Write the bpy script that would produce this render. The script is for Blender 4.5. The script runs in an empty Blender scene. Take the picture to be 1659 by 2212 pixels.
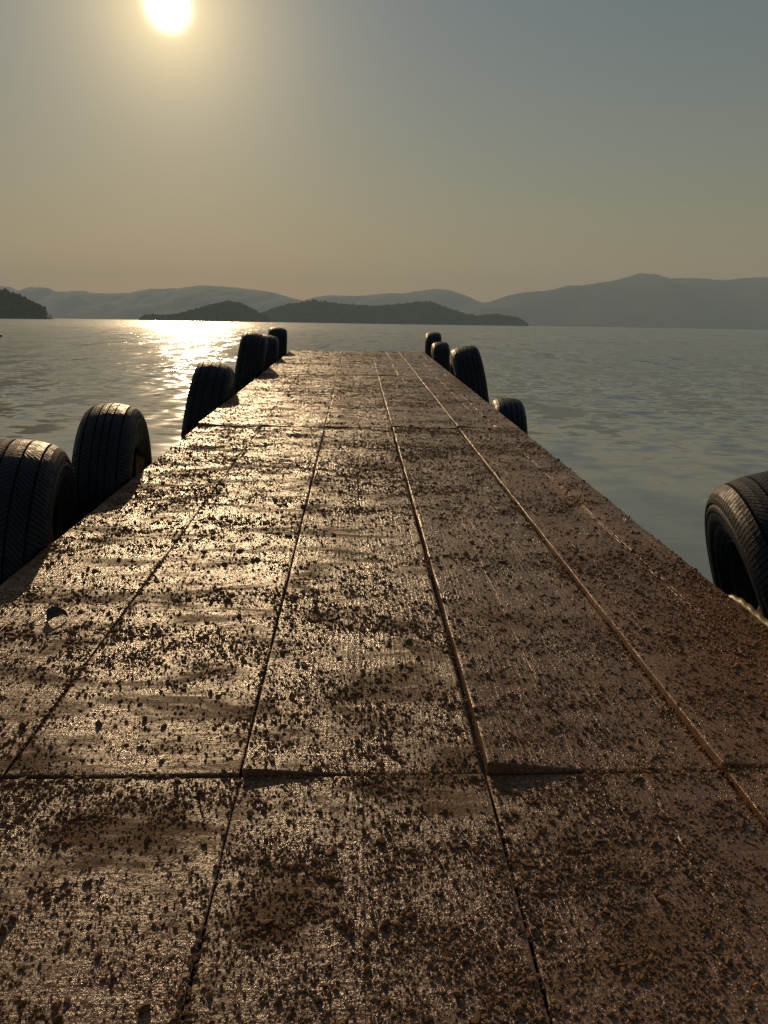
import bpy, bmesh, math, random
import numpy as np
from mathutils import Matrix, Vector, noise as mnoise

random.seed(7)
rng = np.random.default_rng(11)
sc = bpy.context.scene
col = sc.collection
R = math.radians

# ------------------------------------------------------------------ camera
CAM_Z = 1.15            # eye above the water
DECK_H = 0.52           # eye above the planks
SLOPE = R(1.923)        # the floating jetty rises gently away from the shore
cam_d = bpy.data.cameras.new('camera')
cam_d.sensor_fit = 'HORIZONTAL'
cam_d.sensor_width = 36.0
cam_d.lens = 36.0 * 1530.0 / 1659.0
cam_d.clip_start = 0.02
cam_d.clip_end = 60000.0
cam = bpy.data.objects.new('camera', cam_d)
col.objects.link(cam)
cam.matrix_world = Matrix(((0.99917, -0.00491, -0.04035, 0.0),
                           (-0.03772, 0.25774, -0.96548, 0.0),
                           (0.01514, 0.9662, 0.25734, CAM_Z),
                           (0, 0, 0, 1)))
sc.camera = cam

# ------------------------------------------------------------------ sky and sun
SUN_AZ, SUN_EL = R(-13.0), R(19.8)
sun_dir = Vector((math.sin(SUN_AZ) * math.cos(SUN_EL), math.cos(SUN_AZ) * math.cos(SUN_EL), math.sin(SUN_EL)))

world = bpy.data.worlds.new('World')
sc.world = world
world.use_nodes = True
wn, wl = world.node_tree.nodes, world.node_tree.links
wn.clear()
w_out = wn.new('ShaderNodeOutputWorld')
w_bg = wn.new('ShaderNodeBackground')
w_sky = wn.new('ShaderNodeTexSky')
w_sky.sky_type = 'NISHITA'
w_sky.sun_disc = False
w_sky.sun_elevation = SUN_EL
w_sky.sun_rotation = SUN_AZ
w_sky.altitude = 0
w_sky.air_density = 2.0
w_sky.dust_density = 0.3
w_sky.ozone_density = 2.0


def wmath(op, a, b=None):
    n = wn.new('ShaderNodeMath')
    n.operation = op
    for i, v in enumerate((a, b)):
        if v is None:
            continue
        if isinstance(v, (int, float)):
            n.inputs[i].default_value = v
        else:
            wl.new(v, n.inputs[i])
    return n.outputs[0]


def wmix(blend, fac, a, b):
    n = wn.new('ShaderNodeMix')
    n.data_type = 'RGBA'
    n.blend_type = blend
    n.clamp_factor = False
    for sock, v in ((n.inputs[0], fac), (n.inputs[6], a), (n.inputs[7], b)):
        if isinstance(v, (int, float)):
            sock.default_value = v
        elif isinstance(v, tuple):
            sock.default_value = (*v, 1)
        else:
            wl.new(v, sock)
    return n.outputs[2]


w_tc = wn.new('ShaderNodeTexCoord')
w_dot = wn.new('ShaderNodeVectorMath')
w_dot.operation = 'DOT_PRODUCT'
wl.new(w_tc.outputs['Generated'], w_dot.inputs[0])
w_dot.inputs[1].default_value = sun_dir
cosang = wmath('MINIMUM', w_dot.outputs['Value'], 1.0)
ang = wmath('ARCCOSINE', cosang)                       # radians from the sun
# hazy morning air: the clear-sky blue is washed out towards warm grey
w_gam = wn.new('ShaderNodeGamma')
w_gam.inputs['Gamma'].default_value = 0.83
wl.new(w_sky.outputs[0], w_gam.inputs['Color'])
w_sep = wn.new('ShaderNodeSeparateXYZ')
wl.new(w_tc.outputs['Generated'], w_sep.inputs[0])
w_rmp = wn.new('ShaderNodeValToRGB')                   # dust near the horizon, the same all round
wl.new(w_sep.outputs['Z'], w_rmp.inputs[0])
w_rmp.color_ramp.elements[0].position = 0.03
w_rmp.color_ramp.elements[0].color = (1.08, 0.93, 0.84, 1)
w_rmp.color_ramp.elements[1].position = 0.36
w_rmp.color_ramp.elements[1].color = (0.93, 0.905, 0.92, 1)
sky_c = wmix('MULTIPLY', 1.0, w_gam.outputs[0], w_rmp.outputs[0])
# the sun itself seen through haze, with its aureole
core = wmath('EXPONENT', wmath('MULTIPLY', wmath('POWER', wmath('DIVIDE', ang, R(0.78)), 2.0), -1.0))
aur = wmath('EXPONENT', wmath('DIVIDE', ang, -R(3.3)))
glow = wmix('ADD', 1.0,
            wmix('MULTIPLY', 1.0, (1.0, 0.75, 0.33), wmath('MULTIPLY', aur, 28.0)),
            wmix('MULTIPLY', 1.0, (1.0, 0.9, 0.65), wmath('MULTIPLY', core, 400.0)))
sky_all = wmix('ADD', 1.0, sky_c, glow)
w_bg.inputs['Strength'].default_value = 0.081
wl.new(sky_all, w_bg.inputs['Color'])
wl.new(w_bg.outputs[0], w_out.inputs['Surface'])

sun_l = bpy.data.lights.new('sun', 'SUN')
sun_l.energy = 5.0
sun_l.angle = R(0.53)
sun_l.color = (1.0, 0.70, 0.39)
sun_o = bpy.data.objects.new('sun', sun_l)
col.objects.link(sun_o)
sun_o.rotation_euler = sun_dir.to_track_quat('Z', 'Y').to_euler()
sun_o.location = sun_dir * 50

vs = sc.view_settings
vs.view_transform = 'Standard'
vs.look = 'None'
vs.gamma = 1.0
vs.exposure = -0.7
vs.use_curve_mapping = False

cy = sc.cycles
cy.use_denoising = True
cy.max_bounces = 5
cy.diffuse_bounces = 2
cy.glossy_bounces = 3
cy.transmission_bounces = 1
cy.volume_bounces = 1
cy.caustics_reflective = False
cy.caustics_refractive = False
cy.sample_clamp_indirect = 4.0


# ------------------------------------------------------------------ helpers
def tag(o, label=None, cat=None, group=None, kind=None):
    if label: o['label'] = label
    if cat: o['category'] = cat
    if group: o['group'] = group
    if kind: o['kind'] = kind
    return o


def link(name, data, mat=None, parent=None, loc=None):
    o = bpy.data.objects.new(name, data)
    col.objects.link(o)
    if mat is not None and data is not None and not data.materials:
        data.materials.append(mat)
    if parent is not None:
        o.parent = parent
    if loc is not None:
        o.location = loc
    return o


def mesh_from(name, verts, faces, smooth=False):
    me = bpy.data.meshes.new(name)
    me.from_pydata([tuple(map(float, v)) for v in verts], [], [tuple(map(int, f)) for f in faces])
    me.update()
    if smooth:
        me.polygons.foreach_set('use_smooth', [True] * len(me.polygons))
    return me


def mesh_np(name, V, F, smooth=False):
    """fast mesh from numpy: V (n,3), F (m,k)"""
    me = bpy.data.meshes.new(name)
    m, k = F.shape
    me.vertices.add(len(V)); me.vertices.foreach_set('co', V.astype(np.float32).ravel())
    me.loops.add(m * k); me.loops.foreach_set('vertex_index', F.astype(np.int32).ravel())
    me.polygons.add(m)
    me.polygons.foreach_set('loop_start', np.arange(0, m * k, k, dtype=np.int32))
    me.polygons.foreach_set('use_smooth', np.full(m, smooth))
    me.update(calc_edges=True)
    me.validate()
    return me


def box_mesh(name, x0, x1, y0, y1, z0, z1, bev=0.004):
    bm = bmesh.new()
    bmesh.ops.create_cube(bm, size=1)
    for v in bm.verts:
        v.co = Vector((x0 + (v.co.x + .5) * (x1 - x0), y0 + (v.co.y + .5) * (y1 - y0), z0 + (v.co.z + .5) * (z1 - z0)))
    if bev:
        bmesh.ops.bevel(bm, geom=bm.edges[:], offset=bev, segments=2, affect='EDGES', profile=.6)
    me = bpy.data.meshes.new(name)
    bm.to_mesh(me); bm.free()
    return me


class LatticeNoise:
    def __init__(self, seed, n=128):
        self.g = np.random.default_rng(seed).random((n, n)); self.n = n

    def __call__(self, x, y):
        x = np.asarray(x, float); y = np.asarray(y, float)
        xi = np.floor(x).astype(int); yi = np.floor(y).astype(int)
        fx, fy = x - xi, y - yi
        fx = fx * fx * (3 - 2 * fx); fy = fy * fy * (3 - 2 * fy)
        n, g = self.n, self.g
        a = g[xi % n, yi % n]; b = g[(xi + 1) % n, yi % n]; c = g[xi % n, (yi + 1) % n]; d = g[(xi + 1) % n, (yi + 1) % n]
        return (a * (1 - fx) + b * fx) * (1 - fy) + (c * (1 - fx) + d * fx) * fy

    def fbm(self, x, y, o=4):
        s = 0; a = .5; t = 0
        for i in range(o):
            s = s + a * self(x * 2 ** i + 17 * i, y * 2 ** i + 5 * i); t += a; a *= .5
        return s / t


class NT:
    """small node-tree builder"""
    def __init__(self, name):
        self.m = bpy.data.materials.new(name)
        self.m.use_nodes = True
        self.n, self.l = self.m.node_tree.nodes, self.m.node_tree.links
        self.bsdf = self.n['Principled BSDF']
        self.out = self.n['Material Output']

    def put(self, sock, v):
        if isinstance(v, (int, float)):
            sock.default_value = v
        elif isinstance(v, tuple):
            sock.default_value = (*v, 1) if (len(v) == 3 and sock.type == 'RGBA') else v
        else:
            self.l.new(v, sock)

    def set(self, **k):
        for a, v in k.items():
            self.put(self.bsdf.inputs[a.replace('_', ' ')], v)

    def math(self, op, a, b=0.0, clamp=False):
        n = self.n.new('ShaderNodeMath'); n.operation = op; n.use_clamp = clamp
        self.put(n.inputs[0], a); self.put(n.inputs[1], b)
        return n.outputs[0]

    def vmath(self, op, a, b):
        n = self.n.new('ShaderNodeVectorMath'); n.operation = op
        self.put(n.inputs[0], a); self.put(n.inputs[1], b)
        return n.outputs[0]

    def noise(self, vec, scale, detail=4, rough=.55, dist=0.0, out='Fac'):
        n = self.n.new('ShaderNodeTexNoise')
        self.put(n.inputs['Vector'], vec)
        n.inputs['Scale'].default_value = scale; n.inputs['Detail'].default_value = detail
        n.inputs['Roughness'].default_value = rough; n.inputs['Distortion'].default_value = dist
        return n.outputs[out]

    def mapping(self, vec, scale=(1, 1, 1), loc=(0, 0, 0), rot=(0, 0, 0)):
        n = self.n.new('ShaderNodeMapping')
        self.put(n.inputs['Vector'], vec)
        n.inputs['Scale'].default_value = scale; n.inputs['Location'].default_value = loc; n.inputs['Rotation'].default_value = rot
        return n.outputs[0]

    def ramp(self, fac, stops):
        n = self.n.new('ShaderNodeValToRGB')
        self.put(n.inputs[0], fac)
        e = n.color_ramp.elements
        while len(e) < len(stops):
            e.new(.5)
        for el, (p, c) in zip(e, stops):
            el.position = p
            el.color = (*c, 1) if isinstance(c, tuple) else (c, c, c, 1)
        return n.outputs[0]

    def range(self, v, a, b, c, d, smooth=False):
        n = self.n.new('ShaderNodeMapRange')
        if smooth: n.interpolation_type = 'SMOOTHSTEP'
        for i, x in enumerate((v, a, b, c, d)):
            self.put(n.inputs[i], x)
        return n.outputs[0]

    def mix(self, fac, a, b, blend='MIX'):
        n = self.n.new('ShaderNodeMix'); n.data_type = 'RGBA'; n.blend_type = blend
        self.put(n.inputs[0], fac); self.put(n.inputs[6], a); self.put(n.inputs[7], b)
        return n.outputs[2]

    def bump(self, h, strength, dist, normal=None):
        n = self.n.new('ShaderNodeBump')
        self.put(n.inputs['Height'], h); self.put(n.inputs['Strength'], strength)
        self.put(n.inputs['Distance'], dist)
        if normal is not None: self.put(n.inputs['Normal'], normal)
        return n.outputs[0]

    def coord(self, which='Object'):
        return self.n.new('ShaderNodeTexCoord').outputs[which]

    def geo(self, which='Position'):
        return self.n.new('ShaderNodeNewGeometry').outputs[which]

    def info(self, which='Random'):
        return self.n.new('ShaderNodeObjectInfo').outputs[which]


# ------------------------------------------------------------------ materials
def mat_water():
    t = NT('sea_water')
    p = t.geo()
    ln_ = t.n.new('ShaderNodeVectorMath'); ln_.operation = 'LENGTH'
    t.l.new(t.vmath('MULTIPLY', p, (1, 1, 0)), ln_.inputs[0])
    dist = ln_.outputs['Value']
    # slopes of the ripples: sheltered and calm by the shore, ruffled further out
    kk = t.ramp(t.math('DIVIDE', dist, 100.0, True), [(0.0, .05), (.04, .10), (.07, .30), (.12, .75), (.22, 1.0), (1.0, 1.15)])
    c1 = t.noise(t.mapping(p, (.55, 2.0, 1), rot=(0, 0, .12)), 3.4, 2, .5, .5, 'Color')     # fine ripples by the shore
    c2 = t.noise(t.mapping(p, (1.0, 1.1, 1), rot=(0, 0, -.25)), 3.2, 2, .55, .5, 'Color')    # chop
    c3 = t.noise(t.mapping(p, (1.5, .36, 1), loc=(7, 3, 1), rot=(0, 0, .08)), 1.0, 2, .6, .6, 'Color')   # trains of steeper waves further out
    c4 = t.noise(t.mapping(p, (.6, .10, 1), loc=(3, 9, 2), rot=(0, 0, -.06)), 1.0, 2, .6, .4, 'Color')
    def centred(c, w):
        return t.vmath('MULTIPLY', t.vmath('SUBTRACT', c, (.5, .5, .5)), (w * .52, w, 0))
    sl = t.vmath('ADD', t.vmath('ADD', centred(c1, .66), centred(c2, .80)), t.vmath('ADD', centred(c3, .78), centred(c4, .46)))
    kv = t.n.new('ShaderNodeCombineXYZ')
    for i in range(3): t.put(kv.inputs[i], kk)
    sl = t.vmath('MULTIPLY', sl, kv.outputs[0])
    nn = t.n.new('ShaderNodeVectorMath'); nn.operation = 'NORMALIZE'
    t.l.new(t.vmath('ADD', sl, (0, 0, 1)), nn.inputs[0])
    t.set(Base_Color=(.23, .27, .26), Roughness=t.range(dist, 4.0, 150.0, .10, .20), IOR=1.65, Normal=nn.outputs[0])
    return t.m


def mat_plank():
    t = NT('wet_sandy_timber')
    o = t.coord('Object')
    rnd = t.info()
    comb = t.n.new('ShaderNodeCombineXYZ')
    t.put(comb.inputs[0], t.math('MULTIPLY', rnd, 13.7)); t.put(comb.inputs[1], t.math('MULTIPLY', rnd, 91.0)); t.put(comb.inputs[2], t.math('MULTIPLY', rnd, 37.0))
    v = t.vmath('ADD', o, comb.outputs[0])
    wp = t.geo()
    # growth rings: long lines that bend slowly along the board
    bend = t.noise(t.mapping(v, (1.6, .7, 1)), 1.5, 2, .5)
    sx = t.n.new('ShaderNodeSeparateXYZ'); t.l.new(v, sx.inputs[0])
    ringc = t.math('ADD', sx.outputs[0], t.math('MULTIPLY', bend, .09))
    ring = t.math('SINE', t.math('MULTIPLY', ringc, 760.0))
    ring = t.math('POWER', t.range(ring, -1, 1, 0, 1), 2.5)
    brk = t.noise(t.mapping(v, (40, 6, 1)), 1.0, 3, .6)
    ring = t.math('MULTIPLY', ring, t.range(brk, .38, .62, 0, 1))
    fibre = t.noise(t.mapping(v, (300, 45, 20)), 1.0, 3, .65)
    saw = t.noise(t.mapping(v, (12, 150, 20), rot=(0, 0, .25)), 1.0, 2, .5)
    grit = t.noise(v, 420, 3, .7)
    lump = t.noise(v, 26, 4, .6)
    h = t.math('ADD', t.math('MULTIPLY', ring, .00035), t.math('MULTIPLY', fibre, .0008))
    h = t.math('ADD', h, t.math('MULTIPLY', saw, .0009))
    h = t.math('ADD', h, t.math('MULTIPLY', grit, .0009))
    h = t.math('ADD', h, t.math('MULTIPLY', lump, .0017))
    vk = t.n.new('ShaderNodeTexVoronoi'); t.put(vk.inputs['Vector'], t.mapping(v, (1, .5, .2))); vk.inputs['Scale'].default_value = 3.6
    kd = t.math('ADD', vk.outputs['Distance'], t.math('MULTIPLY', t.noise(v, 30, 2, .5), .03))
    knot = t.range(kd, .055, .10, 1, 0, True)
    kring = t.math('MULTIPLY', t.math('SINE', t.math('MULTIPLY', kd, 420.0)), knot)
    h = t.math('ADD', h, t.math('MULTIPLY', kring, .0005))
    # morning dew standing on the boards in tiny beads
    vo = t.n.new('ShaderNodeTexVoronoi'); t.put(vo.inputs['Vector'], t.mapping(v, (1, .8, 1))); vo.inputs['Scale'].default_value = 330
    bead = t.math('MAXIMUM', t.math('SUBTRACT', .42, vo.outputs['Distance']), 0.0)
    patch = t.range(t.noise(t.mapping(v, (30, 9, 5)), 1.0, 4, .6), .42, .58, 0, 1)
    h = t.math('ADD', h, t.math('MULTIPLY', t.math('MULTIPLY', bead, patch), .0022))
    b = t.bump(h, 1.0, 1.0)
    tone = t.noise(t.mapping(v, (14, 1.2, 5)), 1.0, 4, .6)
    c = t.ramp(tone, [(.25, (.18, .086, .045)), (.55, (.28, .148, .080)), (.8, (.40, .23, .132))])
    c = t.mix(t.math('MULTIPLY', t.range(rnd, 0, 1, 0, .6), 1.0), c, (.135, .095, .075))
    c = t.mix(t.math('MULTIPLY', knot, .55), c, (.07, .036, .018))
    # damp silt lying in streaks across the boards
    silt = t.noise(t.mapping(wp, (5, 14, 3)), 1.0, 5, .68, .5)
    siltf = t.range(silt, .47, .60, 0, .88)
    speck = t.noise(wp, 260, 3, .65)
    siltf = t.math('MAXIMUM', siltf, t.range(speck, .525, .575, 0, .9))
    wx = t.n.new('ShaderNodeSeparateXYZ'); t.l.new(wp, wx.inputs[0])
    siltf = t.math('MULTIPLY', siltf, t.range(wx.outputs[0], .05, .5, 1.0, .5))
    c = t.mix(siltf, c, (.085, .044, .020))
    # ferrous soil tracked onto the right-hand edge near the shore
    rs = t.vmath('SUBTRACT', wp, (.74, .95, .66))
    rl = t.n.new('ShaderNodeVectorMath'); rl.operation = 'LENGTH'; t.l.new(t.vmath('MULTIPLY', rs, (1.0, .55, 0)), rl.inputs[0])
    rf = t.math('ADD', rl.outputs['Value'], t.math('MULTIPLY', t.noise(wp, 9, 4, .6), .16))
    c = t.mix(t.range(rf, .16, .34, .8, 0), c, (.20, .075, .022))
    dry = t.range(t.noise(t.mapping(v, (7, 2.2, 3)), 1.0, 4, .6), .46, .62, 0, .16)
    rough = t.math('ADD', t.math('ADD', t.range(t.noise(v, 60, 4, .6), .3, .7, .15, .28), dry), t.math('MULTIPLY', siltf, .45))
    t.set(Base_Color=c, Roughness=rough, IOR=1.6, Normal=b)
    t.put(t.bsdf.inputs['Specular IOR Level'], t.range(siltf, 0, .9, .5, .12))
    return t.m


def mat_simple(name, c, rough=.7, nscale=30, namp=.35, bump=0.0, bscale=60, spec=.5, coords='Object'):
    t = NT(name)
    o = t.coord(coords)
    n = t.noise(o, nscale, 4, .6)
    lo = tuple(x * (1 - namp) for x in c); hi = tuple(min(1, x * (1 + namp)) for x in c)
    t.set(Base_Color=t.ramp(n, [(.3, lo), (.7, hi)]), Roughness=rough)
    t.bsdf.inputs['Specular IOR Level'].default_value = spec
    if bump:
        t.set(Normal=t.bump(t.noise(o, bscale, 4, .65), 1.0, bump))
    return t.m


def mat_crumb():
    t = NT('damp_sand')
    p = t.geo()
    n = t.noise(p, 140, 2, .5)
    g = t.noise(p, 1800, 2, .6)
    c = t.ramp(n, [(.3, (.095, .044, .018)), (.5, (.18, .090, .038)), (.72, (.32, .17, .075))])
    t.set(Base_Color=c, Roughness=t.range(g, .4, .7, .5, .85), Normal=t.bump(g, .8, .0006))
    t.bsdf.inputs['Specular IOR Level'].default_value = .22
    return t.m


def mat_rubber():
    t = NT('wet_rubber')
    o = t.coord('Object')
    n = t.noise(o, 18, 5, .65)
    c = t.ramp(n, [(.3, (.007, .009, .014)), (.62, (.011, .015, .024)), (.8, (.028, .030, .034))])  # near-black rubber, with the sky's blue reflection painted into the base colour
    wet = t.noise(o, 45, 4, .6)
    t.set(Base_Color=c, Roughness=t.range(wet, .35, .65, .34, .66), IOR=1.40, Normal=t.bump(t.noise(o, 160, 4, .7), .7, .0018))
    t.bsdf.inputs['Specular IOR Level'].default_value = .36
    return t.m


def mat_forest(name, c):
    t = NT(name)
    n = t.noise(t.geo(), .05, 5, .65)
    t.set(Base_Color=t.ramp(n, [(.3, tuple(x * .6 for x in c)), (.7, tuple(x * 1.4 for x in c))]), Roughness=.95)
    t.bsdf.inputs['Specular IOR Level'].default_value = .1
    return t.m


M_WATER = mat_water()
M_PLANK = mat_plank()
M_CRUMB = mat_crumb()
M_RUBBER = mat_rubber()
M_BEAM = mat_simple('dark_wet_beam', (.07, .045, .028), .75, 12, .4, .002, 80)
M_SLAT = mat_simple('pale_sawn_wood', (.22, .11, .045), .7, 25, .35, .001, 120)
M_HILL = mat_forest('far_forest', (.035, .05, .022))
M_ISLE = mat_forest('island_scrub', (.04, .055, .024))
M_TREE = mat_forest('tree_leaves', (.045, .065, .022))
M_ROPE = mat_simple('yellow_green_rope', (.20, .16, .055), .38, 60, .4, .0006, 400)
M_LEAF = mat_simple('dead_leaf', (.05, .028, .014), .6, 90, .5, .0006, 300)
M_BUOY = mat_simple('weathered_plastic', (.035, .034, .018), .5, 10, .4, .002, 30)

# ------------------------------------------------------------------ setting: water
WV = []
rad = [0, 1.5, 3, 6, 12, 25, 50, 100, 200, 400, 800, 1600, 3200, 5800]
NS = 64
WV.append((0, 0, 0))
for r in rad[1:]:
    for i in range(NS):
        a = 2 * math.pi * i / NS
        WV.append((r * math.cos(a), r * math.sin(a), 0))
WF = []
for i in range(NS):
    WF.append((0, 1 + i, 1 + (i + 1) % NS))
for k in range(len(rad) - 2):
    for i in range(NS):
        a = 1 + k * NS + i; b = 1 + k * NS + (i + 1) % NS
        WF.append((a, a + NS, b + NS, b))
water = link('water', mesh_from('water', WV, WF), M_WATER)
tag(water, 'calm grey green sea rippling towards the hills', 'water', kind='structure')

# ------------------------------------------------------------------ setting: hills and islands
ln = LatticeNoise(3)


def terrain(name, label, prof, y_c, depth, mat, nx, ny, rough_amp, rough_scale, seed, small=0.0):
    """heightfield hill: ridge height profile along x (m) at distance y_c, falling to the water front and back"""
    px = np.array([p[0] for p in prof], float); pz = np.array([p[1] for p in prof], float)
    xs = np.linspace(px[0], px[-1], nx)
    zr = np.interp(xs, px, pz)
    ys = np.linspace(-1, 1, ny)
    X, Yn = np.meshgrid(xs, ys, indexing='ij')
    Zr = np.repeat(zr[:, None], ny, 1)
    dloc = depth * (0.06 + 0.94 * np.clip(Zr / max(pz.max(), 1), 0, 1))
    # ridge line wanders a little; spurs run down from it
    spur = ln.fbm(X / rough_scale + seed, Yn * 2.5 + seed * 3, 4) - .5
    cross = np.clip(1 - np.abs(Yn) ** (1.25 + .5 * spur), 0, 1)
    Z = Zr * cross + rough_amp * spur * 2 * np.clip(cross * 3, 0, 1) * (1 - np.exp(-((Yn) / .25) ** 2)) * np.clip(Zr / 30, 0, 1)
    if small:
        Z = Z + small * (ln.fbm(X / (small * 3.0) + seed * 7, Yn * depth / (small * 3.0), 3) - .45) * np.clip(cross * 4, 0, 1) * np.clip(Zr / 12, 0, 1)
    Y = y_c + Yn * dloc
    Z = np.where(cross <= 0.001, -2.0, Z)
    Z[:, 0] = -2; Z[:, -1] = -2; Z[0, :] = -2; Z[-1, :] = -2
    V = np.stack([X, Y, Z], -1).reshape(-1, 3)
    I = np.arange(nx * ny).reshape(nx, ny)
    F = np.stack([I[:-1, :-1], I[1:, :-1], I[1:, 1:], I[:-1, 1:]], -1).reshape(-1, 4)
    o = link(name, mesh_np(name, V, F, True), mat)
    tag(o, label, None, kind='structure')

    def height(x, yn):
        xi = np.clip(np.interp(x, xs, np.arange(nx)), 0, nx - 1.001); yi = np.clip((yn + 1) / 2 * (ny - 1), 0, ny - 1.001)
        a = xi.astype(int); b = yi.astype(int)
        return Z[a, b], Y[a, b]
    return height


P_FARLEFT = [(-4200, 0), (-3600, 90), (-3000, 170), (-2600, 205), (-2300, 196), (-2166, 187.4), (-2111, 181.6), (-2065, 164.9), (-2037, 161.3), (-1987, 182.4), (-1890, 181.3), (-1830, 158.1), (-1753, 163.4), (-1683, 168.6), (-1614, 156.2), (-1517, 153.8), (-1390, 158.6), (-1319, 173.4), (-1262, 185.2), (-1164, 189.5), (-1094, 190.7), (-1008, 205.7), (-909, 211.5), (-825, 206.1), (-726, 201.0), (-628, 191.8), (-529, 181.1), (-444, 157.9), (-387, 141.0), (-330, 130.9), (-200, 95), (0, 40), (150, 0)]
P_BACK = [(-1000, 0), (-700, 80), (-421, 135.2), (-359, 143.7), (-265, 167.7), (-172, 179.7), (-94, 178.0), (16, 179.8), (186, 197.5), (327, 199.9), (405, 216.1), (546, 233.5), (640, 223.1), (736, 194.7), (833, 155.6), (950, 120), (1150, 60), (1400, 0)]
P_RIGHT = [(280, 0), (450, 45), (600, 96), (717, 124.8), (771, 132.2), (838, 155.4), (918, 178.8), (999, 194.3), (1081, 198.3), (1162, 212.6), (1229, 233.1), (1311, 234.5), (1378, 246.0), (1487, 263.3), (1594, 288.4), (1647, 307.3), (1744, 303.8), (1829, 282.1), (1994, 287.6), (2162, 278.8), (2271, 292.4), (2395, 298.5), (2423, 292.4), (2700, 255), (3100, 210), (3600, 110), (4200, 0)]
P_HEAD = [(-760, 0), (-700, 20), (-620, 36), (-520, 41), (-450, 36), (-400, 31.5), (-377, 28.0), (-371, 27.4), (-369, 25.1), (-363, 24.0), (-354, 19.5), (-345, 16.1), (-339, 12.6), (-336, 6.8), (-333, 1)]
P_ISLA = [(-410, 0), (-406, 3.7), (-398, 8.3), (-387, 9.2), (-366, 8.7), (-348, 9.8), (-322, 15.6), (-296, 23.2), (-274, 29.8), (-257, 33.4), (-239, 37.1), (-222, 34.8), (-209, 29.2), (-192, 21.1), (-175, 10.8), (-160, 0)]
P_ISLB = [(-262, 0), (-240, 9), (-218, 18.0), (-191, 29.2), (-159, 38.4), (-127, 44.0), (-101, 49.0), (-74, 45.9), (-48, 42.7), (-11, 39.2), (32, 37.9), (64, 39.4), (96, 43.5), (133, 48.2), (160, 49.7), (181, 46.4), (203, 37.5), (230, 30.2), (252, 22.8), (279, 18.1), (306, 22.6), (322, 24.5), (344, 21.2), (372, 18.5), (389, 9.9), (403, 0)]
terrain('hill', 'long low far ridge on the left behind the islands', P_FARLEFT, 4600, 750, M_HILL, 420, 40, 9, 160, 1.3, 8)
terrain('hill', 'pale far ridge in the middle behind the long island', P_BACK, 5000, 700, M_HILL, 260, 40, 9, 160, 4.7, 8)
terrain('hill', 'tallest hazy blue ridge on the right', P_RIGHT, 4300, 900, M_HILL, 420, 44, 10, 190, 8.1, 6)
hf_head = terrain('headland', 'dark wooded headland at the left edge', P_HEAD, 800, 110, M_ISLE, 200, 40, 5, 40, 2.2, 2.0)
hf_a = terrain('island', 'small peaked dark island left of the jetty end', P_ISLA, 1400, 90, M_ISLE, 200, 36, 4, 40, 5.5, 2.0)
hf_b = terrain('island', 'long dark wooded island beyond the jetty end', P_ISLB, 1700, 120, M_ISLE, 320, 36, 6, 50, 9.9, 2.5)

ICO_V = None


def ico(sub=1):
    bm = bmesh.new(); bmesh.ops.create_icosphere(bm, subdivisions=sub, radius=1)
    V = np.array([v.co[:] for v in bm.verts]); F = np.array([[v.index for v in f.verts] for f in bm.faces]); bm.free()
    return V, F


ICO_V, ICO_F = ico(1)
ICO2_V, ICO2_F = ico(2)


def blob_arrays(P, S, variants, jitter, base, seed):
    """P (n,3) places, S (n,3) radii -> vertices and faces of lumpy little bodies"""
    bv, bf = base
    r = np.random.default_rng(seed)
    var = np.stack([bv * (1 + jitter * r.normal(size=(len(bv), 1))) + .12 * jitter * r.normal(size=bv.shape) for _ in range(variants)])
    n = len(P)
    k = r.integers(0, variants, n)
    a = r.random(n) * 2 * np.pi
    B = var[k] * S[:, None, :]
    ca, sa = np.cos(a)[:, None], np.sin(a)[:, None]
    V = np.stack([B[..., 0] * ca - B[..., 1] * sa, B[..., 0] * sa + B[..., 1] * ca, B[..., 2]], -1) + P[:, None, :]
    F = bf[None] + (np.arange(n) * len(bv))[:, None, None]
    return V.reshape(-1, 3), F.reshape(-1, bf.shape[1])


def woodland(label, hf, x0, x1, n, size, seed):
    r = np.random.default_rng(seed)
    x = r.uniform(x0, x1, n); yn = np.clip(r.normal(-.12, .38, n), -.9, .9)
    z, y = hf(x, yn)
    k = (z > 2.0)
    x, y, z = x[k], y[k], z[k]
    s = size * np.exp(r.normal(0, .35, len(x)))
    P = np.stack([x, y, z + s * .5], 1)
    S = np.stack([s, s, s * r.uniform(.8, 1.5, len(x))], 1)
    o = link('woodland', mesh_np('woodland', *blob_arrays(P, S, 7, .2, (ICO_V, ICO_F), seed)), M_TREE)
    tag(o, label, 'woodland', kind='stuff')


woodland('dark trees covering the headland at the left edge', hf_head, -755, -333, 6000, 1.0, 21)
woodland('dark scrub covering the small peaked island', hf_a, -408, -162, 4200, .75, 22)
woodland('dark trees covering the long island beyond the jetty', hf_b, -255, 400, 9000, 1.15, 23)

# ------------------------------------------------------------------ jetty
n_deck = Vector((0, -math.sin(SLOPE), math.cos(SLOPE)))
DECK_O = Vector((0, 0, CAM_Z)) - n_deck * DECK_H
DECK_M = Matrix.Translation(DECK_O) @ Matrix.Rotation(SLOPE, 4, 'X')

jetty = link('jetty', None)
jetty.matrix_world = DECK_M
tag(jetty, 'wet sandy wooden plank jetty running out over the sea', 'jetty')

COLX = [-.652, -.392, -.128, .150, .426, .688]         # plank boundaries across the deck
ROWY = [-1.35, .686, 2.93, 4.99, 7.30]
GAP = {1: (.002, .0025, .002, .002), 2: (.002, .005, .0025, .002), 3: (.004, .0065, .003, .0025), 4: (.003, .003, .002, .002)}
TH = .027
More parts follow.
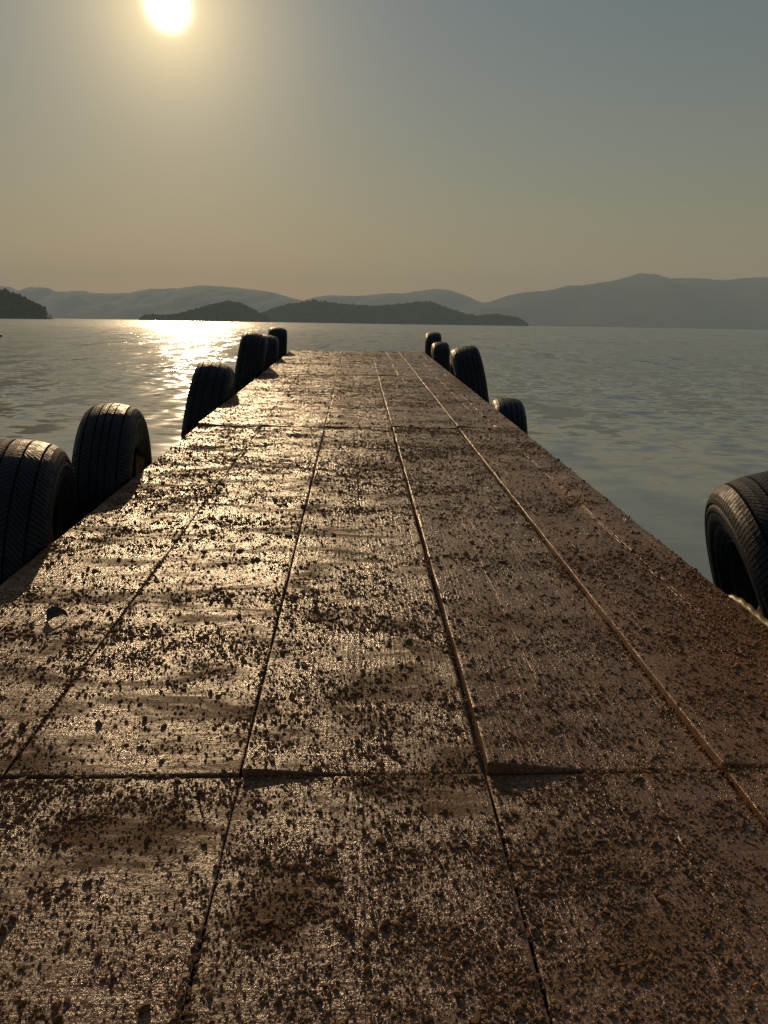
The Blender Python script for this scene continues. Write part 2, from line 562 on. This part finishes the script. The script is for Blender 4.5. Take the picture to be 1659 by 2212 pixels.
# corner heights in mm per plank (row, column): near-left, near-right, far-left, far-right
CORN = {(0, 0): (0, 0, -1, 0), (0, 1): (0, 0, 0, -1), (0, 2): (0, 0, -1, 1), (0, 3): (3, 3, -1, 1), (0, 4): (7, 5, 7, 4),
        (1, 0): (4, 3, 1, 1), (1, 1): (2, 2, 1, 0), (1, 2): (9, -1, 0, 0), (1, 3): (13, -1, 5, -2), (1, 4): (11, 5, 6, 3),
        (2, 0): (15, 4, 1, 0), (2, 1): (8, 3, 0, 0), (2, 2): (6, 2, 0, 0), (2, 3): (9, 3, 2, 0), (2, 4): (13, 5, 5, 3),
        (3, 0): (9, 3, 0, 0), (3, 1): (5, 3, 0, 0), (3, 2): (5, 3, 0, 0), (3, 3): (6, 2, 0, 0), (3, 4): (8, 3, 2, 0)}
planks = {}
pn = LatticeNoise(31)
for r_ in range(4):
    for c_ in range(5):
        gl = GAP[c_][r_] / 2 if c_ else 0; gr = GAP[c_ + 1][r_] / 2 if c_ < 4 else 0
        wob = rng.normal(0, .0022, 4)
        jy = rng.normal(0, .004, 2)
        x0, x1 = COLX[c_] + gl, COLX[c_ + 1] - gr
        y0 = ROWY[r_] + (.0015 if r_ < 2 else .003) + (jy[0] * .2 if r_ else 0); y1 = ROWY[r_ + 1] - .0015 + jy[1] * .2
        cz = np.array(CORN[(r_, c_)]) / 1000.0
        planks[(r_, c_)] = (x0, x1, y0, y1, cz)


def plank_z(p, x, y):
    x0, x1, y0, y1, cz = p
    u = np.clip((x - x0) / (x1 - x0), 0, 1); v = np.clip((y - y0) / (y1 - y0), 0, 1)
    vv = v ** .6                                        # boards curl mostly near their ends
    near = cz[0] * np.clip(1 - u / .5, 0, 1) + cz[1] * u
    farz = cz[2] * (1 - u) + cz[3] * u
    return near * (1 - vv) + farz * vv + .0012 * (pn(x * 9 + y0 * 7, y * 2.3) - .5)


def make_plank(key):
    p = planks[key]
    x0, x1, y0, y1, cz = p
    rr = np.random.default_rng(key[0] * 17 + key[1] * 5 + 3)
    w = x1 - x0
    xs = list(np.linspace(.004, w - .004, 13))
    groove = sorted(rr.uniform(.15, .85, 2) * w)
    if key[1] == 2:
        groove = [w * .5, w * .93]
    for g in groove:
        xs += [g - .0016, g - .0004, g + .0008]
    xs = sorted(xs)
    xs = [0.0, .0014] + xs + [w - .0014, w]
    ny = 70
    ys = np.concatenate([[0, .0014], np.linspace(.005, (y1 - y0) - .005, ny), [(y1 - y0) - .0014, (y1 - y0)]])
    X, Y = np.meshgrid(np.array(xs), ys, indexing='ij')
    # ragged sawn edges
    eL = .0016 * (pn.fbm(ys * 14 + x0 * 50, ys * 0 + key[0], 3) - .5) * 2
    eR = .0016 * (pn.fbm(ys * 14 + x1 * 70, ys * 0 + key[0] + 9, 3) - .5) * 2
    t_ = X / w
    Xd = X + eL[None] * (1 - t_) + eR[None] * t_
    Z = plank_z(p, X + x0, Y + y0)
    for gi, g in enumerate(groove):
        msk = np.clip((pn(Y * 1.6 + g * 90, Y * 0 + key[0] * 3 + key[1]) - .42) * 5, 0, 1)
        Z -= .0009 * msk * np.exp(-((X - g + .0002) / .0010) ** 2)
    edge = np.minimum(np.minimum(X, w - X), np.minimum(Y, (y1 - y0) - Y))
    Z -= .0009 * np.clip(1 - edge / .003, 0, 1) ** 2
    nx_, ny_ = X.shape
    top = np.stack([Xd + x0, Y + y0, Z], -1).reshape(-1, 3)
    I = np.arange(nx_ * ny_).reshape(nx_, ny_)
    F = [tuple(q) for q in np.stack([I[:-1, :-1], I[1:, :-1], I[1:, 1:], I[:-1, 1:]], -1).reshape(-1, 4)]
    loop = list(I[:, 0]) + list(I[-1, 1:]) + list(I[-2::-1, -1]) + list(I[0, -2:0:-1])
    base = len(top)
    bot = top[loop].copy(); bot[:, 2] -= TH
    V = np.concatenate([top, bot])
    m = len(loop)
    for i in range(m):
        j = (i + 1) % m
        F.append((loop[i], base + i, base + j, loop[j]))
    F.append(tuple(base + i for i in range(m - 1, -1, -1)))
    ctr = np.array([(x0 + x1) / 2, (y0 + y1) / 2, -.012])
    me = mesh_from('plank', V - ctr, F)
    o = link('plank', me, M_PLANK, jetty, tuple(ctr))
    return o


for key in planks:
    make_plank(key)

EL_, ER_ = COLX[0], COLX[5]
for sx in (EL_ + .035, ER_ - .035, .02):
    link('side_beam' if abs(sx) > .1 else 'centre_beam', box_mesh('beam', -.03, .03, ROWY[0] + .02, ROWY[-1] - .02, -.07, .07), M_BEAM, jetty, (sx, 0, -.115))
joist_me = box_mesh('joist', EL_ + .068, -.012, -.04, .04, -.05, .05)
joist_me2 = box_mesh('joist', .052, ER_ - .068, -.04, .04, -.05, .05)
for yy in (-1.2, -.3, .686, 1.8, 2.93, 3.95, 4.99, 6.1, 7.22):
    link('joist', joist_me, M_BEAM, jetty, (0, yy, -.095))
    link('joist', joist_me2, M_BEAM, jetty, (0, yy, -.095))


def pile_mesh():
    bm = bmesh.new()
    bmesh.ops.create_cone(bm, cap_ends=True, segments=14, radius1=.062, radius2=.052, depth=1.9)
    for v in bm.verts:
        n = mnoise.noise(v.co * 9); v.co.x *= 1 + .06 * n; v.co.y *= 1 + .06 * n
    me = bpy.data.meshes.new('pile'); bm.to_mesh(me); bm.free(); return me


pm = pile_mesh()
for yy in (-1.0, 1.0, 3.1, 5.2, 7.1):
    for sx in (EL_ + .14, ER_ - .14):
        link('pile', pm, M_BEAM, jetty, (sx, yy, -.148 - .95))

# ------------------------------------------------------------------ sand crumbs on the planks
cn = LatticeNoise(77)


def crumbs():
    Ps, Ss = [], []
    for key, p in planks.items():
        x0, x1, y0, y1, cz = p
        ya = max(y0, .22)
        if key[0] == 0: y0v = .22
        area = (x1 - x0) * (y1 - ya)
        dens = {0: 240000, 1: 115000, 2: 50000, 3: 24000}[key[0]]
        n = int(area * dens)
        x = rng.uniform(x0 + .002, x1 - .002, n); y = rng.uniform(ya, y1 - .003, n)
        f1 = cn.fbm(x * 4 + 3, y * 11, 4)              # bands washed across the deck
        f2 = cn.fbm(x * 26, y * 34 + 9, 3)
        right = np.clip((x - .1) / .55, 0, 1)
        prob = np.clip((f1 - .27) * 2.4, .26, 1) * np.clip((f2 - .22) * 2.2, .28, 1)
        soil = np.exp(-(((x - .66) / .16) ** 2 + ((y - 1.0) / .35) ** 2))
        prob = np.clip(prob * (1 - .45 * right) + soil * .6, 0, 1)
        k = (rng.random(n) < prob) & (np.hypot(x + .492, (y - 1.075) * .7) > .028)
        x, y = x[k], y[k]
        s = .00066 * np.exp(rng.normal(0, .45, len(x)))
        big = rng.random(len(x)) < .09
        s = np.where(big, s * 1.8, s)
        s = np.clip(s, .0004, .0036) * (1 + .50 * np.clip(y - .45, 0, .8) + .05 * np.clip(y - 1.25, 0, 6))
        z = plank_z(p, x, y) + s * .38
        Ps.append(np.stack([x, y, z], 1))
        Ss.append(np.stack([s * rng.uniform(.7, 1.8, len(s)), s * rng.uniform(.7, 1.2, len(s)), s * rng.uniform(.55, 1.05, len(s))], 1))
    # grit swept together along the joints
    for key, p in planks.items():
        x0, x1, y0, y1, cz = p
        for axis in (0, 1):
            if axis == 0 and key[0] == 0: continue
            if axis == 1 and key[1] == 0: continue
            L = (x1 - x0) if axis == 0 else (y1 - max(y0, .22))
            n = int(L * (5200 if axis == 0 else (1000 if key[0] == 0 else 2000)) / (1 + max(y0, 0) * .5))
            t_ = rng.random(n)
            off = rng.normal(0, .0035, n)
            if axis == 0: x, y = x0 + t_ * (x1 - x0), y0 - .002 + off
            else: x, y = x0 - .002 + off, max(y0, .22) + t_ * L
            k = rng.random(n) < np.clip((cn.fbm(x * 13 + 40, y * 9 + 60, 3) - .42) * 6, 0, 1)
            x, y = x[k], y[k]
            s = np.clip(.0010 * np.exp(rng.normal(0, .4, len(x))), .0005, .003)
            near = planks[(max(key[0] - 1, 0), key[1])] if axis == 0 else planks[(key[0], key[1] - 1)]
            z = np.minimum(plank_z(p, x, y), plank_z(near, x, y)) + s * .2
            Ps.append(np.stack([x, y, z], 1))
            Ss.append(np.stack([s * 1.2, s, s * .8], 1))
    P = np.concatenate(Ps); S = np.concatenate(Ss)
    big = (S[:, 0] / np.maximum(P[:, 1], .3)) > .0026
    print('crumbs', len(P))
    OV = np.array([(1, 0, 0), (-1, 0, 0), (0, 1, 0), (0, -1, 0), (0, 0, 1), (0, 0, -1)], float)
    OF = np.array([(0, 2, 4), (2, 1, 4), (1, 3, 4), (3, 0, 4), (2, 0, 5), (1, 2, 5), (3, 1, 5), (0, 3, 5)])
    A = blob_arrays(P[big], S[big], 24, .26, (ICO_V, ICO_F), 91)
    B = blob_arrays(P[~big], S[~big] * 1.15, 24, .28, (OV, OF), 92)
    me = mesh_np('sand_crumbs', np.concatenate([A[0], B[0]]), np.concatenate([A[1], B[1] + len(A[0])]), False)
    o = link('sand_crumbs', me, M_CRUMB)
    o.matrix_world = DECK_M
    tag(o, 'damp brown sand crumbs scattered all over the jetty planks', 'sand', kind='stuff')


crumbs()

# ------------------------------------------------------------------ tyres
TR, TW = .30, .17


def lathe(prof, seg, closed=True, name='ring'):
    """prof: (axial, radius); revolves about the x axis"""
    V, F = [], []
    m = len(prof)
    for i in range(seg):
        a = 2 * math.pi * i / seg
        for (ax, r) in prof:
            V.append((ax, r * math.cos(a), r * math.sin(a)))
    for i in range(seg):
        j = (i + 1) % seg
        for k in range(m if closed else m - 1):
            l = (k + 1) % m
            F.append((i * m + k, j * m + k, j * m + l, i * m + l))
    return V, F


def fix_normals(me):
    bm = bmesh.new(); bm.from_mesh(me)
    bmesh.ops.recalc_face_normals(bm, faces=bm.faces[:])
    bm.to_mesh(me); bm.free()
    return me


def tyre_meshes(kind):
    half = [(.000, .2915), (.030, .2890), (.052, .2835), (.066, .2765), (.0745, .2680), (.0795, .2570), (.0785, .2555), (.0820, .2530), (.0846, .2450),
            (.0850, .2380), (.0838, .2370), (.0845, .2350), (.0835, .2200), (.0800, .2060), (.0785, .2050), (.0788, .2025), (.0740, .1860), (.0725, .1850), (.0728, .1830), (.0660, .1690)]
    inner = [(.0570, .1665), (.0560, .1760), (.0680, .2080), (.0755, .2380), (.0720, .2600), (.0600, .2750), (.030, .2810), (.000, .2815)]
    prof = half + inner
    full = [(-a, r) for a, r in half[:0:-1]] + half + inner[:-1] + [(0, .2815)] + [(-a, r) for a, r in inner[-2::-1]]
    V, F = lathe(full, 96)
    carc = fix_normals(mesh_from('carcass', V, F, True))
    bead = []
    for i in range(8):
        a = 2 * math.pi * i / 8
        bead.append((.0612 + .0065 * math.cos(a), .1670 + .0055 * math.sin(a)))
    V, F = lathe(bead, 72)
    bead_me = fix_normals(mesh_from('bead', V, F, True))
    # tread
    TV, TF = [], []

    def block(sec, a0, a1, shear, steps):
        b = len(TV); m = len(sec)
        for s_ in range(steps + 1):
            a = a0 + (a1 - a0) * s_ / steps
            for ax, r in sec:
                aa = a + shear * ax
                TV.append((ax, r * math.cos(aa), r * math.sin(aa)))
        for s_ in range(steps):
            for k in range(m):
                l = (k + 1) % m
                TF.append((b + s_ * m + k, b + s_ * m + l, b + (s_ + 1) * m + l, b + (s_ + 1) * m + k))
        TF.append(tuple(b + k for k in range(m - 1, -1, -1)))
        TF.append(tuple(b + steps * m + k for k in range(m)))

    crown = lambda ax: .3000 - 2.5 * ax * ax
    if kind == 'block':
        rows = [(-.051, -.0190, 140, .18, 4.0), (-.0165, .0165, 130, .15, -3.0), (.0190, .051, 140, .18, 4.0)]
        sh_n, sh_gap, sh_shear = 140, .20, 2.0
    elif kind == 'rib':
        rows = [(-.052, -.032, 90, .05, 2.0), (-.027, -.004, 90, .05, -2.0), (.004, .027, 90, .05, -2.0), (.032, .052, 90, .05, 2.0)]
        sh_n, sh_gap, sh_shear = 90, .10, 1.0
    else:
        rows = [(-.051, -.0225, 150, .14, 2.5), (-.0205, -.001, 150, .14, 2.5), (.001, .0205, 150, .14, -2.5), (.0225, .051, 150, .14, -2.5)]
        sh_n, sh_gap, sh_shear = 150, .18, 0.0
    for a0, a1, n, gap, shear in rows:
        for i in range(n):
            t0 = 2 * math.pi * i / n
            t1 = t0 + 2 * math.pi / n * (1 - gap)
            mid = (a0 + a1) / 2
            sec = [(a0, crown(a0) - .013), (a0 + .001, crown(a0)), (mid, crown(mid)), (a1 - .001, crown(a1)), (a1, crown(a1) - .013)]
            block(sec, t0, t1, shear, 1)
    for sgn in (-1, 1):
        for i in range(sh_n):
            t0 = 2 * math.pi * i / sh_n
            t1 = t0 + 2 * math.pi / sh_n * (1 - sh_gap)
            sec = [(.054, .2795), (.055, crown(.055)), (.066, .2865), (.0750, .2775), (.0805, .2670), (.0828, .2580), (.0785, .2570)]
            block([(sgn * a, r) for a, r in sec], t0, t1, sh_shear * sgn, 1)
    tread = fix_normals(mesh_from('tread', TV, TF))
    return carc, tread, bead_me


TM = {k: tyre_meshes(k) for k in ('block', 'rib', 'chevron')}
TYRES = [
    ('block', (-.816, 1.655, -.110), .296, .187, .225, .12, .3, 'nearest tyre on the left edge, half cut off by the photo'),
    ('chevron', (-.785, 2.27, -.118), .302, .168, .135, .05, 1.1, 'second tyre from the front on the left edge, against calm water'),
    ('block', (-.808, 3.89, -.118), .296, .202, .09, .21, 2.0, 'third tyre from the front on the left edge, beside the sun glitter'),
    ('chevron', (-.810, 5.48, -.045), .306, .200, .115, .20, .7, 'tallest of the three dark tyres bunched at the far left edge'),
    ('rib', (-.800, 6.36, -.100), .298, .190, .13, .13, 1.5, 'low tyre squeezed between two others at the far left edge'),
    ('block', (-.792, 7.22, -.066), .294, .186, .115, .08, 2.6, 'farthest tyre on the left, at the end corner of the jetty'),
    ('rib', (.795, 7.36, -.107), .304, .168, -.11, -.06, .2, 'farthest tyre on the right, at the end corner of the jetty'),
    ('rib', (.805, 6.75, -.170), .307, .168, -.06, -.085, .9, 'smallest looking middle tyre of the far right trio'),
    ('rib', (.842, 5.28, -.112), .308, .212, -.05, -.20, 1.8, 'tall leaning tyre, nearest of the far right trio'),
    ('rib', (.812, 3.765, -.282), .300, .171, -.08, -.006, .4, 'low hung ribbed tyre alone on the right edge, only its top showing'),
    ('block', (.917, 1.342, -.089), .288, .197, -.216, -.32, 1.2, 'big near tyre on the right edge, blue sheen and open hub'),
]
for kind, loc, Rr, Ww, yaw, lean, spin, lab in TYRES:
    e = link('car_tyre', None)
    e.matrix_world = DECK_M @ Matrix.Translation(loc) @ Matrix.Rotation(yaw, 4, 'Z') @ Matrix.Rotation(lean, 4, 'Y') @ Matrix.Rotation(spin, 4, 'X') @ Matrix.Diagonal((Ww / TW, Rr / TR, Rr / TR, 1))
    tag(e, lab, 'tyre', 'car tyres hung along the jetty edges')
    carc, tread, bead_me = TM[kind]
    link('carcass', carc, M_RUBBER, e)
    link('tread', tread, M_RUBBER, e)
    for sg in (0, 1):
        b = link('bead', bead_me, M_RUBBER, e)
        if sg: b.rotation_euler = (0, 0, math.pi)

# wooden slats that run down through the hubs and hold the tyres
for (x, y, z, tilt, lab) in [(-.745, 1.65, -.13, .02, 'brown wooden slat standing in the hub of the nearest left tyre'),
                             (-.742, 2.385, -.13, -.3, 'dark slanting slat in the hub of the second left tyre'),
                             (.835, 1.30, -.12, .35, 'pale wooden slat in the hub of the near right tyre')]:
    o = link('wooden_slat', box_mesh('wooden_slat', -.009, .009, -.020, .020, -.14, .125, .003), M_SLAT)
    o.matrix_world = DECK_M @ Matrix.Translation((x, y, z)) @ Matrix.Rotation(tilt, 4, 'X')
    tag(o, lab, 'slat')


# ------------------------------------------------------------------ rope by the near right tyre
def rope(name, pts, rad, label):
    pts = [Vector(p) for p in pts]
    # resample with Catmull-Rom
    out = []
    P = [pts[0] * 2 - pts[1]] + pts + [pts[-1] * 2 - pts[-2]]
    for i in range(1, len(P) - 2):
        for k in range(14):
            t = k / 14
            a, b, c, d = P[i - 1], P[i], P[i + 1], P[i + 2]
            out.append(.5 * ((2 * b) + (c - a) * t + (2 * a - 5 * b + 4 * c - d) * t * t + (3 * b - a - 3 * c + d) * t ** 3))
    out.append(pts[-1])
    V, F = [], []
    m = 15
    s = 0
    for i, p in enumerate(out):
        tg = (out[min(i + 1, len(out) - 1)] - out[max(i - 1, 0)]).normalized()
        n = tg.cross(Vector((0, 0, 1))); n = n.normalized() if n.length > 1e-4 else Vector((1, 0, 0))
        b = tg.cross(n)
        if i: s += (p - out[i - 1]).length
        for k in range(m):
            a = 2 * math.pi * k / m
            rr = rad * (.84 + .2 * abs(math.cos(1.5 * (a - s * 75))))
            V.append(p + (n * math.cos(a) + b * math.sin(a)) * rr)
    for i in range(len(out) - 1):
        for k in range(m):
            l = (k + 1) % m
            F.append((i * m + k, i * m + l, (i + 1) * m + l, (i + 1) * m + k))
    F.append(tuple(range(m))); F.append(tuple((len(out) - 1) * m + k for k in range(m - 1, -1, -1)))
    o = link(name, mesh_from(name, V, F, True), M_ROPE)
    o.matrix_world = DECK_M
    tag(o, label, 'rope')


rope('rope', [(.70, 1.26, -.06), (.702, 1.215, -.018), (.704, 1.17, -.004), (.706, 1.10, -.006), (.709, 1.00, -.012), (.712, .90, -.03), (.712, .82, -.09)], .0085,
     'short yellow green rope along the deck edge by the near right tyre')


# ------------------------------------------------------------------ dead leaf on the left plank
def leaf():
    V, F = [], []
    nu, nv = 12, 8
    th = .0006
    r = random.Random(4)
    jag = [1 + .22 * (r.random() - .5) for _ in range(nu + 1)]
    for lay in (0, 1):
        for i in range(nu + 1):
            u = i / nu
            half = .0105 * math.sin(math.pi * min(1, u * .92 + .06)) ** .6 * jag[i]
            for j in range(nv + 1):
                v = (j / nv - .5) * 2
                x = (u - .5) * .036
                y = v * half
                z = .0125 * math.sin(math.pi * u) ** .7 * (1 - .25 * v * v) + .004 * v * math.cos(3 * u) + .010 * (v > 0) * v * v - lay * th
                V.append((x, y, z + .0012))
    L = (nu + 1) * (nv + 1)
    for i in range(nu):
        for j in range(nv):
            a = i * (nv + 1) + j
            F.append((a, a + nv + 1, a + nv + 2, a + 1)); F.append((L + a, L + a + 1, L + a + nv + 2, L + a + nv + 1))
    ring = [j for j in range(nv + 1)] + [i * (nv + 1) + nv for i in range(1, nu + 1)] + [nu * (nv + 1) + j for j in range(nv - 1, -1, -1)] + [i * (nv + 1) for i in range(nu - 1, 0, -1)]
    for i in range(len(ring)):
        a, b = ring[i], ring[(i + 1) % len(ring)]
        F.append((a, b, L + b, L + a))
    root = link('dead_leaf', None)
    p = planks[(1, 0)]
    z = float(plank_z(p, np.array([-.492]), np.array([1.09]))[0])
    root.matrix_world = DECK_M @ Matrix.Translation((-.492, 1.09, z)) @ Matrix.Rotation(.25, 4, 'Z') @ Matrix.Scale(.9, 4)
    tag(root, 'small curled dark leaf lying on the left plank', 'leaf')
    link('blade', fix_normals(mesh_from('blade', V, F, True)), M_LEAF, root)
    SV, SF = [], []
    for i in range(9):
        t = i / 8
        c = Vector((-.018 - .02 * t, -.004 * t, .0022 + .003 * math.sin(t * 3)))
        for k in range(6):
            a = k * math.pi / 3
            SV.append(c + Vector((0, math.cos(a), math.sin(a))) * .0007)
    for i in range(8):
        for k in range(6):
            SF.append((i * 6 + k, i * 6 + (k + 1) % 6, (i + 1) * 6 + (k + 1) % 6, (i + 1) * 6 + k))
    link('stalk', mesh_from('stalk', SV, SF, True), M_LEAF, root)


leaf()

# ------------------------------------------------------------------ mooring buoy far out on the left
bx, by = -22.0, 45.9
buoy = link('mooring_buoy', None, loc=(bx, by, 0))
tag(buoy, 'small dark mooring buoy floating at the left edge', 'buoy')
bm = bmesh.new()
bmesh.ops.create_uvsphere(bm, u_segments=20, v_segments=14, radius=.17)
for v in bm.verts:
    v.co.z *= .85
    if v.co.z > .08: v.co.x *= .8; v.co.y *= .8
me = bpy.data.meshes.new('float_body'); bm.to_mesh(me); bm.free()
me.polygons.foreach_set('use_smooth', [True] * len(me.polygons))
link('float_body', me, M_BUOY, buoy, (0, 0, .03))
bm = bmesh.new(); bmesh.ops.create_cone(bm, cap_ends=True, segments=12, radius1=.05, radius2=.035, depth=.10)
me = bpy.data.meshes.new('neck'); bm.to_mesh(me); bm.free()
link('neck', me, M_BUOY, buoy, (0, 0, .20))
V, F = lathe([(.012 * math.cos(a * math.pi / 4), .045 + .012 * math.sin(a * math.pi / 4)) for a in range(8)], 20)
link('mooring_ring', mesh_from('mooring_ring', V, F, True), M_BUOY, buoy, (0, 0, .275))

# ------------------------------------------------------------------ haze
hz = NT('morning_haze')
hz.n.remove(hz.bsdf)
pv = hz.n.new('ShaderNodeVolumePrincipled')
pv.inputs['Color'].default_value = (.63, .81, 1.0, 1)
pv.inputs['Density'].default_value = 2.1e-4
pv.inputs['Anisotropy'].default_value = 0.0
hz.l.new(pv.outputs[0], hz.out.inputs['Volume'])
haze = link('haze', box_mesh('haze', -5950, 5950, -5950, 5950, -3, 345, 0), hz.m)
tag(haze, 'thin pale morning haze over the sea and the hills', 'haze', kind='stuff')
